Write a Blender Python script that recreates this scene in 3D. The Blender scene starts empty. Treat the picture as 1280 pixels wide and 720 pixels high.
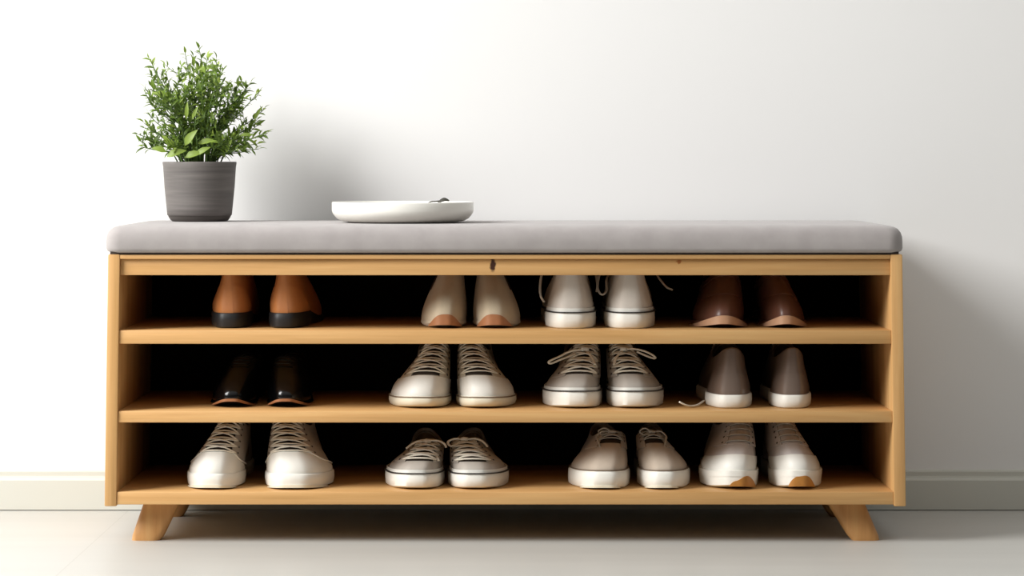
import bpy, bmesh, math, random
from mathutils import Vector, Matrix, Euler
PI = math.pi
random.seed(7)
COL = bpy.context.scene.collection
FPX, CAMY, CAMZ, CX, CY = 3510.0, -3.9, 0.5276, 640.0, 205.0

def at(px, y):                       # world x seen at pixel column px for something standing at depth y
    return (px - CX) * (y - CAMY) / FPX

# ------------------------------------------------------------------ materials
def nodes(name):
    m = bpy.data.materials.new(name); m.use_nodes = True
    nt = m.node_tree
    return m, nt, nt.nodes['Principled BSDF']

def lin(c):
    return tuple(((v/255)/12.92 if v/255 <= .04045 else ((v/255+.055)/1.055)**2.4) for v in c) + (1,)

def plain(name, rgb, rough=.6, var=.06, scale=60, bump=.0, bscale=300, spec=.5, coat=0, sheen=0, trans=None):
    m, nt, b = nodes(name)
    c = lin(rgb)
    tc = nt.nodes.new('ShaderNodeTexCoord')
    n = nt.nodes.new('ShaderNodeTexNoise'); n.inputs['Scale'].default_value = scale; n.inputs['Detail'].default_value = 4
    nt.links.new(tc.outputs['Object'], n.inputs['Vector'])
    r = nt.nodes.new('ShaderNodeValToRGB')
    r.color_ramp.elements[0].position = .3; r.color_ramp.elements[1].position = .7
    r.color_ramp.elements[0].color = tuple(v*(1-var) for v in c[:3]) + (1,)
    r.color_ramp.elements[1].color = tuple(min(1, v*(1+var)) for v in c[:3]) + (1,)
    nt.links.new(n.outputs['Fac'], r.inputs['Fac'])
    nt.links.new(r.outputs['Color'], b.inputs['Base Color'])
    b.inputs['Roughness'].default_value = rough
    b.inputs['Specular IOR Level'].default_value = spec
    b.inputs['Coat Weight'].default_value = coat
    b.inputs['Coat Roughness'].default_value = .12
    if sheen: b.inputs['Sheen Weight'].default_value = sheen
    if bump:
        n2 = nt.nodes.new('ShaderNodeTexNoise'); n2.inputs['Scale'].default_value = bscale; n2.inputs['Detail'].default_value = 3
        nt.links.new(tc.outputs['Object'], n2.inputs['Vector'])
        bp = nt.nodes.new('ShaderNodeBump'); bp.inputs['Strength'].default_value = bump; bp.inputs['Distance'].default_value = .001
        nt.links.new(n2.outputs['Fac'], bp.inputs['Height']); nt.links.new(bp.outputs['Normal'], b.inputs['Normal'])
    return m

def wood(name, axis='X', knots=(), a=(182,139,84), c=(210,171,116)):
    m, nt, b = nodes(name)
    tc = nt.nodes.new('ShaderNodeTexCoord')
    mp = nt.nodes.new('ShaderNodeMapping')
    sc = {'X': (2.2, 26, 60), 'Z': (60, 26, 2.2)}[axis]
    mp.inputs['Scale'].default_value = sc
    nt.links.new(tc.outputs['Object'], mp.inputs['Vector'])
    n = nt.nodes.new('ShaderNodeTexNoise'); n.inputs['Scale'].default_value = 1; n.inputs['Detail'].default_value = 6; n.inputs['Roughness'].default_value = .6; n.inputs['Distortion'].default_value = .4
    nt.links.new(mp.outputs['Vector'], n.inputs['Vector'])
    r = nt.nodes.new('ShaderNodeValToRGB')
    e = r.color_ramp.elements
    e[0].position = .28; e[0].color = lin(a); e[1].position = .72; e[1].color = lin(c)
    k = e.new(.5); k.color = lin(tuple((p+q)/2+ (4 if i == 0 else 0) for i, (p, q) in enumerate(zip(a, c))))
    nt.links.new(n.outputs['Fac'], r.inputs['Fac'])
    # fine fibre
    mp2 = nt.nodes.new('ShaderNodeMapping'); mp2.inputs['Scale'].default_value = tuple(v*(5 if v > 5 else 3) for v in sc)
    nt.links.new(tc.outputs['Object'], mp2.inputs['Vector'])
    n2 = nt.nodes.new('ShaderNodeTexNoise'); n2.inputs['Scale'].default_value = 1; n2.inputs['Detail'].default_value = 3
    nt.links.new(mp2.outputs['Vector'], n2.inputs['Vector'])
    mx = nt.nodes.new('ShaderNodeMix'); mx.data_type = 'RGBA'; mx.blend_type = 'MULTIPLY'; mx.inputs['Factor'].default_value = .25
    nt.links.new(r.outputs['Color'], mx.inputs[6]); nt.links.new(n2.outputs['Color'], mx.inputs[7])
    gm = nt.nodes.new('ShaderNodeRGBToBW'); nt.links.new(n2.outputs['Color'], gm.inputs['Color'])
    gr = nt.nodes.new('ShaderNodeMapRange'); gr.inputs['From Min'].default_value = .3; gr.inputs['From Max'].default_value = .7
    gr.inputs['To Min'].default_value = .72; gr.inputs['To Max'].default_value = 1.08
    nt.links.new(gm.outputs['Val'], gr.inputs['Value']); nt.links.new(gr.outputs['Result'], mx.inputs[7])
    out = mx.outputs[2]
    for (kx, ky, kz, rx, rz, rgb) in knots:      # knots in the timber, an own shape at an own place
        mk = nt.nodes.new('ShaderNodeMapping'); mk.vector_type = 'POINT'
        mk.inputs['Location'].default_value = (-kx/rx, 0, -kz/rz); mk.inputs['Scale'].default_value = (1/rx, 0, 1/rz)
        nw = nt.nodes.new('ShaderNodeTexNoise'); nw.inputs['Scale'].default_value = 160
        nt.links.new(tc.outputs['Object'], nw.inputs['Vector'])
        vm = nt.nodes.new('ShaderNodeVectorMath'); vm.operation = 'MULTIPLY_ADD'
        vm.inputs[1].default_value = (.008, 0, .008); nt.links.new(nw.outputs['Color'], vm.inputs[0]); nt.links.new(tc.outputs['Object'], vm.inputs[2])
        sb = nt.nodes.new('ShaderNodeVectorMath'); sb.operation = 'SUBTRACT'; sb.inputs[1].default_value = (.004, 0, .004)
        nt.links.new(vm.outputs[0], sb.inputs[0]); nt.links.new(sb.outputs[0], mk.inputs['Vector'])
        ln = nt.nodes.new('ShaderNodeVectorMath'); ln.operation = 'LENGTH'; nt.links.new(mk.outputs['Vector'], ln.inputs[0])
        mr = nt.nodes.new('ShaderNodeMapRange'); mr.inputs['From Min'].default_value = .7; mr.inputs['From Max'].default_value = 1.25
        mr.inputs['To Min'].default_value = 1; mr.inputs['To Max'].default_value = 0
        nt.links.new(ln.outputs['Value'], mr.inputs['Value'])
        mm = nt.nodes.new('ShaderNodeMix'); mm.data_type = 'RGBA'
        nt.links.new(mr.outputs['Result'], mm.inputs['Factor']); nt.links.new(out, mm.inputs[6]); mm.inputs[7].default_value = lin(rgb)
        out = mm.outputs[2]
    nt.links.new(out, b.inputs['Base Color'])
    b.inputs['Roughness'].default_value = .5
    b.inputs['Specular IOR Level'].default_value = .3
    bp = nt.nodes.new('ShaderNodeBump'); bp.inputs['Strength'].default_value = .15; bp.inputs['Distance'].default_value = .0006
    nt.links.new(n2.outputs['Fac'], bp.inputs['Height']); nt.links.new(bp.outputs['Normal'], b.inputs['Normal'])
    return m

# ------------------------------------------------------------------ mesh helpers
def link(name, verts, faces, mat, parent=None, smooth=True, loc=None, auto=None):
    me = bpy.data.meshes.new(name); me.from_pydata([tuple(v) for v in verts], [], faces); me.validate(); me.update()
    bm = bmesh.new(); bm.from_mesh(me); bmesh.ops.recalc_face_normals(bm, faces=bm.faces); bm.to_mesh(me); bm.free()
    me.materials.append(mat)
    if smooth:
        for p in me.polygons: p.use_smooth = True
        if auto is not None: me.set_sharp_from_angle(angle=math.radians(auto))
    o = bpy.data.objects.new(name, me); COL.objects.link(o)
    if parent: o.parent = parent
    if loc: o.location = loc
    return o

def from_bm(name, bm, mat, parent=None, smooth=True, auto=35):
    bmesh.ops.recalc_face_normals(bm, faces=bm.faces)
    me = bpy.data.meshes.new(name); bm.to_mesh(me); bm.free(); me.materials.append(mat)
    if smooth:
        for p in me.polygons: p.use_smooth = True
        me.set_sharp_from_angle(angle=math.radians(auto))
    o = bpy.data.objects.new(name, me); COL.objects.link(o)
    if parent: o.parent = parent
    return o

def prism_bm(corners8, bev=.0015, seg=2):
    """corners8: bottom 4 then top 4 (same order)"""
    bm = bmesh.new()
    v = [bm.verts.new(c) for c in corners8]
    for f in ((0,1,2,3),(7,6,5,4),(0,4,5,1),(1,5,6,2),(2,6,7,3),(3,7,4,0)):
        bm.faces.new([v[i] for i in f])
    if bev: bmesh.ops.bevel(bm, geom=list(bm.edges), offset=bev, segments=seg, affect='EDGES', profile=.5)
    return bm

def box_bm(x0,x1,y0,y1,z0,z1,bev=.0015,seg=2):
    return prism_bm([(x0,y0,z0),(x1,y0,z0),(x1,y1,z0),(x0,y1,z0),(x0,y0,z1),(x1,y0,z1),(x1,y1,z1),(x0,y1,z1)],bev,seg)

def empty(name, loc, label, cat, group=None, rz=0):
    o = bpy.data.objects.new(name, None); COL.objects.link(o); o.empty_display_size = .03
    o.location = loc; o.rotation_euler = (0,0,rz); o['label'] = label; o['category'] = cat
    if group: o['group'] = group
    return o

def tube_geo(pts, r, n=6, flat=1.0, V=None, F=None, taper=None):
    V = [] if V is None else V; F = [] if F is None else F
    pts = [Vector(p) for p in pts]
    base = len(V); up = Vector((0,0,1))
    for i, p in enumerate(pts):
        t = (pts[min(i+1,len(pts)-1)] - pts[max(i-1,0)]).normalized()
        s = t.cross(up)
        if s.length < 1e-4: s = t.cross(Vector((0,1,0)))
        s.normalize(); u = s.cross(t).normalized()
        rr = r if taper is None else r*taper(i/(len(pts)-1))
        for k in range(n):
            a = 2*PI*k/n
            V.append(p + s*math.cos(a)*rr + u*math.sin(a)*rr*flat)
    for i in range(len(pts)-1):
        for k in range(n):
            a = base+i*n+k; b2 = base+i*n+(k+1)%n
            F.append((a, b2, b2+n, a+n))
    F.append(tuple(base+k for k in range(n))[::-1]); F.append(tuple(base+(len(pts)-1)*n+k for k in range(n)))
    return V, F

def smooth_path(P, n=6):
    P = [Vector(p) for p in P]; out = []
    for i in range(len(P)-1):
        p0 = P[max(i-1,0)]; p1 = P[i]; p2 = P[i+1]; p3 = P[min(i+2,len(P)-1)]
        for k in range(n):
            t = k/n
            out.append(.5*((2*p1)+(p2-p0)*t+(2*p0-5*p1+4*p2-p3)*t*t+(3*p1-p0-3*p2+p3)*t**3))
    out.append(P[-1]); return out

def lathe(name, prof, mat, parent=None, n=72, loc=(0,0,0), auto=None, close=False):
    V=[]; F=[]
    for (r,z) in prof:
        for k in range(n):
            a=2*PI*k/n; V.append((loc[0]+r*math.cos(a),loc[1]+r*math.sin(a),loc[2]+z))
    m=len(prof)
    for i in range(m-1 if not close else m):
        for k in range(n):
            a=i*n+k; b=i*n+(k+1)%n; c=((i+1)%m)*n+(k+1)%n; d=((i+1)%m)*n+k
            F.append((a,b,c,d))
    if not close:
        F.append(tuple(range(n))[::-1]); F.append(tuple((m-1)*n+k for k in range(n)))
    return link(name,V,F,mat,parent,True,None,auto)

# ------------------------------------------------------------------ room
def wall_mat():
    m, nt, b = nodes('white wall paint')
    tc = nt.nodes.new('ShaderNodeTexCoord')
    n = nt.nodes.new('ShaderNodeTexNoise'); n.inputs['Scale'].default_value = 90; n.inputs['Detail'].default_value = 4
    nt.links.new(tc.outputs['Object'], n.inputs['Vector'])
    bp = nt.nodes.new('ShaderNodeBump'); bp.inputs['Strength'].default_value = .04; bp.inputs['Distance'].default_value = .001
    nt.links.new(n.outputs['Fac'], bp.inputs['Height']); nt.links.new(bp.outputs['Normal'], b.inputs['Normal'])
    b.inputs['Base Color'].default_value = (.84,.835,.825,1); b.inputs['Roughness'].default_value = .85
    b.inputs['Specular IOR Level'].default_value = .15
    return m

def floor_mat():
    m, nt, b = nodes('pale floor tiles')
    tc = nt.nodes.new('ShaderNodeTexCoord')
    mp = nt.nodes.new('ShaderNodeMapping'); mp.inputs['Location'].default_value = (.584-2.4*0, -.04, 0)
    nt.links.new(tc.outputs['Object'], mp.inputs['Vector'])
    br = nt.nodes.new('ShaderNodeTexBrick'); br.inputs['Scale'].default_value = 1
    br.inputs['Brick Width'].default_value = 1.8; br.inputs['Row Height'].default_value = .6
    br.inputs['Mortar Size'].default_value = .0012; br.inputs['Mortar Smooth'].default_value = .3
    br.inputs['Color1'].default_value = (.475,.468,.437,1); br.inputs['Color2'].default_value = (.485,.478,.447,1)
    br.inputs['Mortar'].default_value = (.43,.422,.39,1); br.offset = 0
    nt.links.new(mp.outputs['Vector'], br.inputs['Vector'])
    mp2 = nt.nodes.new('ShaderNodeMapping'); mp2.inputs['Scale'].default_value = (1.5, 14, 1)
    nt.links.new(tc.outputs['Object'], mp2.inputs['Vector'])
    n = nt.nodes.new('ShaderNodeTexNoise'); n.inputs['Scale'].default_value = 1.2; n.inputs['Detail'].default_value = 5
    nt.links.new(mp2.outputs['Vector'], n.inputs['Vector'])
    mr = nt.nodes.new('ShaderNodeMapRange'); mr.inputs['To Min'].default_value = .93; mr.inputs['To Max'].default_value = 1.07
    nt.links.new(n.outputs['Fac'], mr.inputs['Value'])
    mx = nt.nodes.new('ShaderNodeMix'); mx.data_type='RGBA'; mx.blend_type='MULTIPLY'; mx.inputs['Factor'].default_value = 1
    nt.links.new(br.outputs['Color'], mx.inputs[6]); nt.links.new(mr.outputs['Result'], mx.inputs[7])
    nt.links.new(mx.outputs[2], b.inputs['Base Color'])
    b.inputs['Roughness'].default_value = .42; b.inputs['Specular IOR Level'].default_value = .35
    return m

WALLY = .387
M_wall = wall_mat(); M_floor = floor_mat()
fl = from_bm('floor', box_bm(-6,6,-6,WALLY+.2,-.1,0,0), M_floor, smooth=False); fl['kind']='structure'
wl = from_bm('wall_back', box_bm(-6,6,WALLY,WALLY+.15,0,3.0,0), M_wall, smooth=False); wl['kind']='structure'
M_base = plain('baseboard paint', (203,203,194), .55, .01, 5, spec=.3)
# moulded baseboard: profile in (y, z) run along x
prof = [(WALLY,.0012),(WALLY-.0135,.0012),(WALLY-.0135,.046),(WALLY-.0115,.0485),(WALLY-.0075,.0495),(WALLY-.0065,.052),(WALLY-.0065,.0585),(WALLY-.005,.0605),(WALLY,.061)]
V=[];F=[]
for x in (-6,6):
    for (y,z) in prof: V.append((x,y,z))
k=len(prof)
for i in range(k): F.append((i,(i+1)%k,k+(i+1)%k,k+i))
F.append(tuple(range(k))); F.append(tuple(range(2*k-1,k-1,-1)))
bb = link('baseboard_back',V,F,M_base,None,False); bb['kind']='structure'

# ------------------------------------------------------------------ bench
W_x = wood('honey oak along', 'X', knots=[(at(616,0)-0, 0, CAMZ-(332-CY)/900, .0038, .0095, (58,30,18)), (at(849,0),0,CAMZ-(327-CY)/900,.003,.003,(150,92,44))])
W_s = wood('honey oak shelf', 'X')
W_z = wood('honey oak upright', 'Z')
W_leg = wood('honey oak leg', 'Z', a=(172,124,72), c=(204,160,104))
M_dark = plain('shade-black back board', (20,15,12), .9, .1, 20, spec=.1)  # near-black colour stands in for deep shade at the back of the shelves
M_inner = W_s
bench = empty('shoe_bench', (at(631,.17),.17,0), 'low honey oak shoe bench with grey cushion and three open shelves', 'shoe bench')
BX,BY = bench.location.x, bench.location.y
def bpart(o):                        # parent while keeping the world position
    o.parent = bench; o.matrix_parent_inverse = Matrix.Translation((-BX,-BY,0)); return o
def zpx(y, d=0.0): return CAMZ-(y-CY)*(d-CAMY)/FPX
D0, D1 = 0.0, .362
zt, zb = .4020, zpx(633)
XLt, XLb, XRt, XRb = at(135,0), at(130.5,0), at(1128,0), at(1132.5,0)
TH = .0165
bpart(from_bm('side_panel', prism_bm([(XLb,D0,zb),(XLb+TH,D0,zb),(XLb+TH,D1,zb),(XLb,D1,zb),(XLt,D0,zt),(XLt+TH,D0,zt),(XLt+TH,D1,zt),(XLt,D1,zt)]), W_z))
bpart(from_bm('side_panel', prism_bm([(XRb-TH,D0,zb),(XRb,D0,zb),(XRb,D1,zb),(XRb-TH,D1,zb),(XRt-TH,D0,zt),(XRt,D0,zt),(XRt,D1,zt),(XRt-TH,D1,zt)]), W_z))
def xl(z): t=(z-zb)/(zt-zb); return XLb+(XLt-XLb)*t+TH
def xr(z): t=(z-zb)/(zt-zb); return XRb+(XRt-XRb)*t-TH
def slab(name, z0, z1, y0, y1, mat, bev=.0012):
    return bpart(from_bm(name, prism_bm([(xl(z0),y0,z0),(xr(z0),y0,z0),(xr(z0),y1,z0),(xl(z0),y1,z0),(xl(z1),y0,z1),(xr(z1),y0,z1),(xr(z1),y1,z1),(xl(z1),y1,z1)],bev), mat))
slab('top_board', .3955, zt-.0005, D0+.0005, D1, W_s)
slab('front_rail', zpx(344,.006), .3953, .006, .022, W_x)
S1t,S1b = zpx(413),zpx(430)
S2t,S2b = zpx(514),zpx(528.5)
S3t,S3b = zpx(615),zpx(631)
slab('shelf', S1b,S1t,.003,D1-.006,W_s)
slab('shelf', S2b,S2t,.003,D1-.006,W_s)
slab('bottom_board', S3b,S3t,.002,D1-.006,W_s)
bk = slab('back_panel', S3b,.395,D1-.0055,D1,M_dark,0); bk['label']='back panel with the interior shade in its near-black colour'
# splayed tapered legs, rounded-rectangle section
def leg(px_t0,px_t1,px_b0,px_b1,yf,yd,mirror_y=False):
    zt_=S3b
    ya=yf+.012 if not mirror_y else yf-.012
    ring=[]
    V=[];F=[];n=24;lv=8
    for i in range(lv+1):
        t=i/lv
        z=t*zt_
        x0=at(px_b0,yf)*(1-t)+at(px_t0,yf)*t; x1=at(px_b1,yf)*(1-t)+at(px_t1,yf)*t
        sy=.036*(1-t)+.046*t
        yc=(yf+.018)*(1-t)+(yf+.018+.012*(1 if not mirror_y else -1))*t
        hx=(x1-x0)/2; hy=sy/2; cx=(x0+x1)/2
        if i==0: hx-=.0015;hy-=.0015
        for k in range(n):
            a=2*PI*k/n; ca,sa=math.cos(a),math.sin(a)
            V.append((cx+hx*math.copysign(abs(ca)**.55,ca), yc+hy*math.copysign(abs(sa)**.55,sa), z if i else 0))
    for i in range(lv):
        for k in range(n):
            a=i*n+k;b=i*n+(k+1)%n;F.append((a,b,b+n,a+n))
    F.append(tuple(range(n))[::-1]);F.append(tuple(lv*n+k for k in range(n)))
    bpart(link('leg',V,F,W_leg,None,True,None,50))
leg(178,224,162,201,.03,0); leg(1034,1082,1064,1102,.03,0)
# rear pair: same legs further back (same world x, so the pixel columns shrink towards the middle)
k=(.295-CAMY)
def rear(a): return CX+(a-CX)
for q in ((178,224,162,201),(1034,1082,1064,1102)):
    w=[ (at(v,.03))*FPX/(.295-CAMY)+CX for v in q]
    leg(w[0],w[1],w[2],w[3],.295,0,True)

# cushion
def cushion():
    x0,x1=at(131,0),at(1130,0); y0,y1=-.006,.364; z0,z1=.4045,.443
    cx,cy=(x0+x1)/2,(y0+y1)/2; hx,hy=(x1-x0)/2,(y1-y0)/2
    # side profile: (inset, z)
    P=[(.006,z0),(.0015,z0+.002),(0,z0+.006),(0,z0+.016),(.0005,z0+.022),(.0025,z0+.028),(.006,z0+.0325),(.011,z0+.0355),(.018,z0+.0372),(.03,z0+.0381),(.05,z1)]
    V=[];F=[];rc=.022
    def ring(ins,z):
        out=[]
        a,b=hx-ins,hy-ins; r=max(.004,rc-ins*.3)
        for q,(sx,sy) in enumerate(((1,1),(-1,1),(-1,-1),(1,-1))):
            for k in range(9):
                an=PI/2*q+PI/2*k/8
                out.append((cx+sx*(a-r)+r*math.cos(an),cy+sy*(b-r)+r*math.sin(an),z))
        # extra points on long edges for gentle sag
        res=[]
        for i,p in enumerate(out):
            res.append(p); q=out[(i+1)%len(out)]
            if abs(p[0]-q[0])>.2:
                for j in range(1,24):
                    t=j/24; res.append((p[0]+(q[0]-p[0])*t,p[1]+(q[1]-p[1])*t,z))
        return res
    for ins,z in P:
        r=ring(ins,z); n=len(r); V+=r
    # soft unevenness of the upholstery
    V=[(x+0.0, y+.0012*math.sin(x*9+1)*(1 if z>z0+.01 else 0)*(-1 if y<cy else 1), z) for (x,y,z) in V]
    for i in range(len(P)-1):
        for k in range(n):
            a=i*n+k;b=i*n+(k+1)%n;F.append((a,b,b+n,a+n))
    F.append(tuple(range(n))[::-1]);F.append(tuple((len(P)-1)*n+k for k in range(n)))
    m,nt,b=nodes('grey upholstery')
    tc=nt.nodes.new('ShaderNodeTexCoord')
    w1=nt.nodes.new('ShaderNodeTexWave'); w1.bands_direction='X'; w1.inputs['Scale'].default_value=260; w1.inputs['Distortion'].default_value=1.5
    w2=nt.nodes.new('ShaderNodeTexWave'); w2.bands_direction='Z'; w2.inputs['Scale'].default_value=260; w2.inputs['Distortion'].default_value=1.5
    nn=nt.nodes.new('ShaderNodeTexNoise'); nn.inputs['Scale'].default_value=35; nn.inputs['Detail'].default_value=6
    for q in (w1,w2,nn): nt.links.new(tc.outputs['Object'],q.inputs['Vector'])
    ad=nt.nodes.new('ShaderNodeMath'); ad.operation='ADD'; nt.links.new(w1.outputs['Fac'],ad.inputs[0]); nt.links.new(w2.outputs['Fac'],ad.inputs[1])
    bp=nt.nodes.new('ShaderNodeBump'); bp.inputs['Strength'].default_value=.25; bp.inputs['Distance'].default_value=.0005
    nt.links.new(ad.outputs[0],bp.inputs['Height']); nt.links.new(bp.outputs['Normal'],b.inputs['Normal'])
    r=nt.nodes.new('ShaderNodeValToRGB'); r.color_ramp.elements[0].position=.35; r.color_ramp.elements[1].position=.65
    r.color_ramp.elements[0].color=lin((158,152,150)); r.color_ramp.elements[1].color=lin((165,159,157))
    nt.links.new(nn.outputs['Fac'],r.inputs['Fac']); nt.links.new(r.outputs['Color'],b.inputs['Base Color'])
    b.inputs['Roughness'].default_value=.95; b.inputs['Sheen Weight'].default_value=.25; b.inputs['Specular IOR Level'].default_value=.1
    o=bpart(link('seat_cushion',V,F,m,None,True,None,None))
    bpart(from_bm('cushion_base', box_bm(x0+.007,x1-.007,.002,.358,.4018,.4055,.0005,1), plain('dark cushion base',(60,50,45),.9)))
cushion()
CUSH=.443

# ------------------------------------------------------------------ shoes
class Shoe:
    def __init__(s, **k):
        s.__dict__.update(dict(L=.262,W=.044,Hw=.034,sole=.022,heel=None,toe_h=.036,mid_h=.085,side_h=.062,back_h=.088,
            c0=.42,c1=.985,cw=.023,cwb=.02,m=1,med=.006,spring=.004,blunt=.62,bulge=.004,vamp=.05,vs=.0,lean=None,inset=.0045,side=.5)); s.__dict__.update(k)
    def v(s,ph): return (1-math.cos(ph))/2
    def g(s,v):
        # half width factor along the sole
        T=[(0,.80),(.12,.95),(.28,1.0),(.45,.88),(.6,.78),(.8,1.0),(1,1.0)]
        for (a,x),(b,y) in zip(T,T[1:]):
            if v<=b:
                t=(v-a)/(b-a); t=t*t*(3-2*t)
                f=x+(y-x)*t; break
        else: f=T[-1][1]
        k=max(0,min(1,(v-.35)/.4)); k=k*k*(3-2*k)
        return f*(s.W*(1-k)+s.Hw*k)
    def out(s,ph,ins=0):
        v=s.v(ph); sn=math.sin(ph)
        p=s.blunt+(.62-s.blunt)*v
        x=math.copysign(abs(sn)**p,sn)*(s.g(v)-ins)
        # medial side straighter: centre line swings towards the ball
        x+=s.m*s.med*math.sin(PI*min(1,v*1.15))*-.6
        y=-s.L/2+ins+(s.L-2*ins)*v
        return Vector((x,y,0))
    def top(s,ph):
        v=s.v(ph)
        hb=(s.heel or s.sole)
        k=max(0,min(1,(v-.4)/.3)); k=k*k*(3-2*k)
        t=s.sole*(1-k)+hb*k
        t+=s.spring*max(0,1-v/.25)**2*.8
        return t
    def bot(s,ph):
        v=s.v(ph); return s.spring*max(0,1-v/.2)**2
    def S(s,ph,u):
        a=s.out(ph,s.inset); a.z=s.top(ph)-.001
        v=s.v(ph); sn=math.sin(ph)
        vv=s.c0+(s.c1-s.c0)*v
        cw=s.cw+(s.cwb-s.cw)*v
        b=Vector((math.copysign(abs(sn)**.8,sn)*cw + s.m*(s.med if s.lean is None else s.lean)*(1-v), -s.L/2+s.L*vv, 0))
        # collar height: front, side dip, back
        sd=abs(sn)**2
        fr=(1-v)
        b.z=(s.mid_h*fr+s.back_h*(1-fr))*(1-sd)+s.side_h*sd
        ct=max(0,math.cos(ph)); ch=max(0,-math.cos(ph)); ab=abs(sn)
        outv=Vector((math.copysign(1,sn)*ab,-(ct-ch)*1.0,0))
        toeup=s.toe_h*(.9*ct+s.side*(1-ct)+.25*ch)
        c1=a+Vector((0,0,toeup*(1 if ch<.01 else 1-.3*ch)))+outv*s.bulge
        back=s.vamp*ct
        c2=b+Vector((0,-back,-(s.mid_h-s.sole)*(.10*ct+.30*(1-ct))-s.vs*ct))+Vector((outv.x*s.bulge*.6,0,0))+Vector((0,.001*ch,0))
        q=1-u
        p=a*q**3+c1*3*q*q*u+c2*3*q*u*u+b*u**3
        return p
    def N(s,ph,u):
        e=.004
        du=s.S(ph,min(1,u+e))-s.S(ph,max(0,u-e)); dp=s.S(ph+e,u)-s.S(ph-e,u)
        n=du.cross(dp)
        if n.length<1e-9: return Vector((0,0,1))
        n.normalize()
        c=Vector((0,s.L*.15,.02)); 
        if n.dot(s.S(ph,u)-c)<0: n=-n
        return n

def build_upper(s,mat,par,name='upper'):
    n=72; U=[0,.04,.09,.15,.21,.28,.35,.42,.5,.58,.66,.74,.82,.89,.95,1]
    V=[];F=[]
    for u in U:
        for k in range(n): V.append(s.S(2*PI*k/n,u))
    # roll the collar inside
    last=[s.S(2*PI*k/n,1) for k in range(n)]
    cen=sum(last,Vector())/n
    for d,dz in ((.05,.0012),(.10,.0004),(.14,-.006)):
        for p in last:
            q=p+(Vector((cen.x,cen.y,p.z))-p)*d; q.z+=dz; V.append(q)
    m=len(U)+3
    for i in range(m-1):
        for k in range(n):
            a=i*n+k;b=i*n+(k+1)%n;F.append((a,b,b+n,a+n))
    return link(name,V,F,mat,par)

def build_lining(s,mat,par):
    n=48;V=[];F=[]
    last=[s.S(2*PI*k/n,1) for k in range(n)]; cen=sum(last,Vector())/n
    zf=s.sole+.006
    for d,z in ((.13,None),(.10,.5),(.12,.1),(.3,0),(.98,0)):
        for p in last:
            q=p+(Vector((cen.x,cen.y,p.z))-p)*d
            if z is None: q.z-=.003
            else: q.z=zf+(p.z-zf)*z
            V.append(q)
    for i in range(4):
        for k in range(n):
            a=i*n+k;b=i*n+(k+1)%n;F.append((a,b,b+n,a+n))
    F.append(tuple(4*n+k for k in range(n)))
    return link('lining',V,F,mat,par)

def build_sole(s,mat,par,name='sole',z0=None,z1=None,v0=0,grow=0.0,narrow=.002):
    n=80;V=[];F=[]
    def ring(ins,zf):
        for k in range(n):
            ph=2*PI*k/n; p=s.out(ph,ins-grow); p.z=zf(ph); V.append(p)
    B=s.bot;T=s.top
    ring(narrow+.002,lambda f:B(f)); ring(narrow*.4,lambda f:B(f)+.0022); ring(0,lambda f:B(f)*.5+T(f)*.5); ring(.0003,lambda f:T(f)-.002); ring(.0016,lambda f:T(f)-.0002); ring(.006,lambda f:T(f))
    for i in range(5):
        for k in range(n):
            a=i*n+k;b=i*n+(k+1)%n;F.append((a,b,b+n,a+n))
    # caps as strips across (keeps them planar-ish)
    for off,rev in ((0,True),(5*n,False)):
        for k in range(n//2):
            a,b,c,d=off+k,off+k+1,off+(n-k-1)%n,off+(n-k)%n
            f=[a,b,c,d]
            f2=[]
            for q in f:
                if q not in f2: f2.append(q)
            if len(f2)>2: F.append(tuple(f2))
    return link(name,V,F,mat,par,True,None,50)

def sole_band(s,name,mat,par,za,zb_,p0=0,p1=2*PI,off=.0008,n=96,zfun=None):
    """a band that wraps the side of the sole between heights za..zb (fractions of its thickness) or zfun(phi)->(z0,z1)"""
    V=[];F=[];closed=abs(p1-p0-2*PI)<1e-6
    cnt=n if closed else n+1
    for k in range(cnt):
        ph=p0+(p1-p0)*k/n
        if zfun: a,b=zfun(ph)
        else:
            B,T=s.bot(ph),s.top(ph); a,b=B+(T-B)*za,B+(T-B)*zb_
        po=s.out(ph,-off); pi=s.out(ph,.003)
        V+= [Vector((pi.x,pi.y,a)),Vector((po.x,po.y,a)),Vector((po.x,po.y,b)),Vector((pi.x,pi.y,b))]
    for k in range(n):
        a=4*k;b=4*((k+1)%cnt)
        for j in range(4): F.append((a+j,a+(j+1)%4,b+(j+1)%4,b+j))
    if not closed: F.append((0,1,2,3)); F.append(tuple(4*n+j for j in (3,2,1,0)))
    return link(name,V,F,mat,par,True,None,40)

def patch(s,name,mat,par,u0,u1,pfun,d=.0012,nu=14,np_=18,lift=None):
    """a panel lying on the upper: for u in u0..u1 between pfun(u) = (phi_a, phi_b)"""
    V=[];F=[]
    for i in range(nu+1):
        u=u0+(u1-u0)*i/nu; a,b=pfun(u)
        for j in range(np_+1):
            ph=a+(b-a)*j/np_; V.append(s.S(ph,u)+s.N(ph,u)*d+(lift(i/nu) if lift else Vector()))
    w=np_+1; base=len(V)
    for i in range(nu+1):
        u=u0+(u1-u0)*i/nu; a,b=pfun(u)
        for j in range(np_+1):
            ph=a+(b-a)*j/np_; V.append(s.S(ph,u)-s.N(ph,u)*.001+(lift(i/nu) if lift else Vector()))
    for i in range(nu):
        for j in range(np_):
            q=i*w+j; F.append((q,q+1,q+w+1,q+w)); q+=base; F.append((q,q+w,q+w+1,q+1))
    for i in range(nu):
        for j in (0,np_):
            q=i*w+j; F.append((q,q+w,q+w+base,q+base))
    for j in range(np_):
        for i in (0,nu):
            q=i*w+j; F.append((q,q+1,q+1+base,q+base))
    return link(name,V,F,mat,par,True,None,60)

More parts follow.
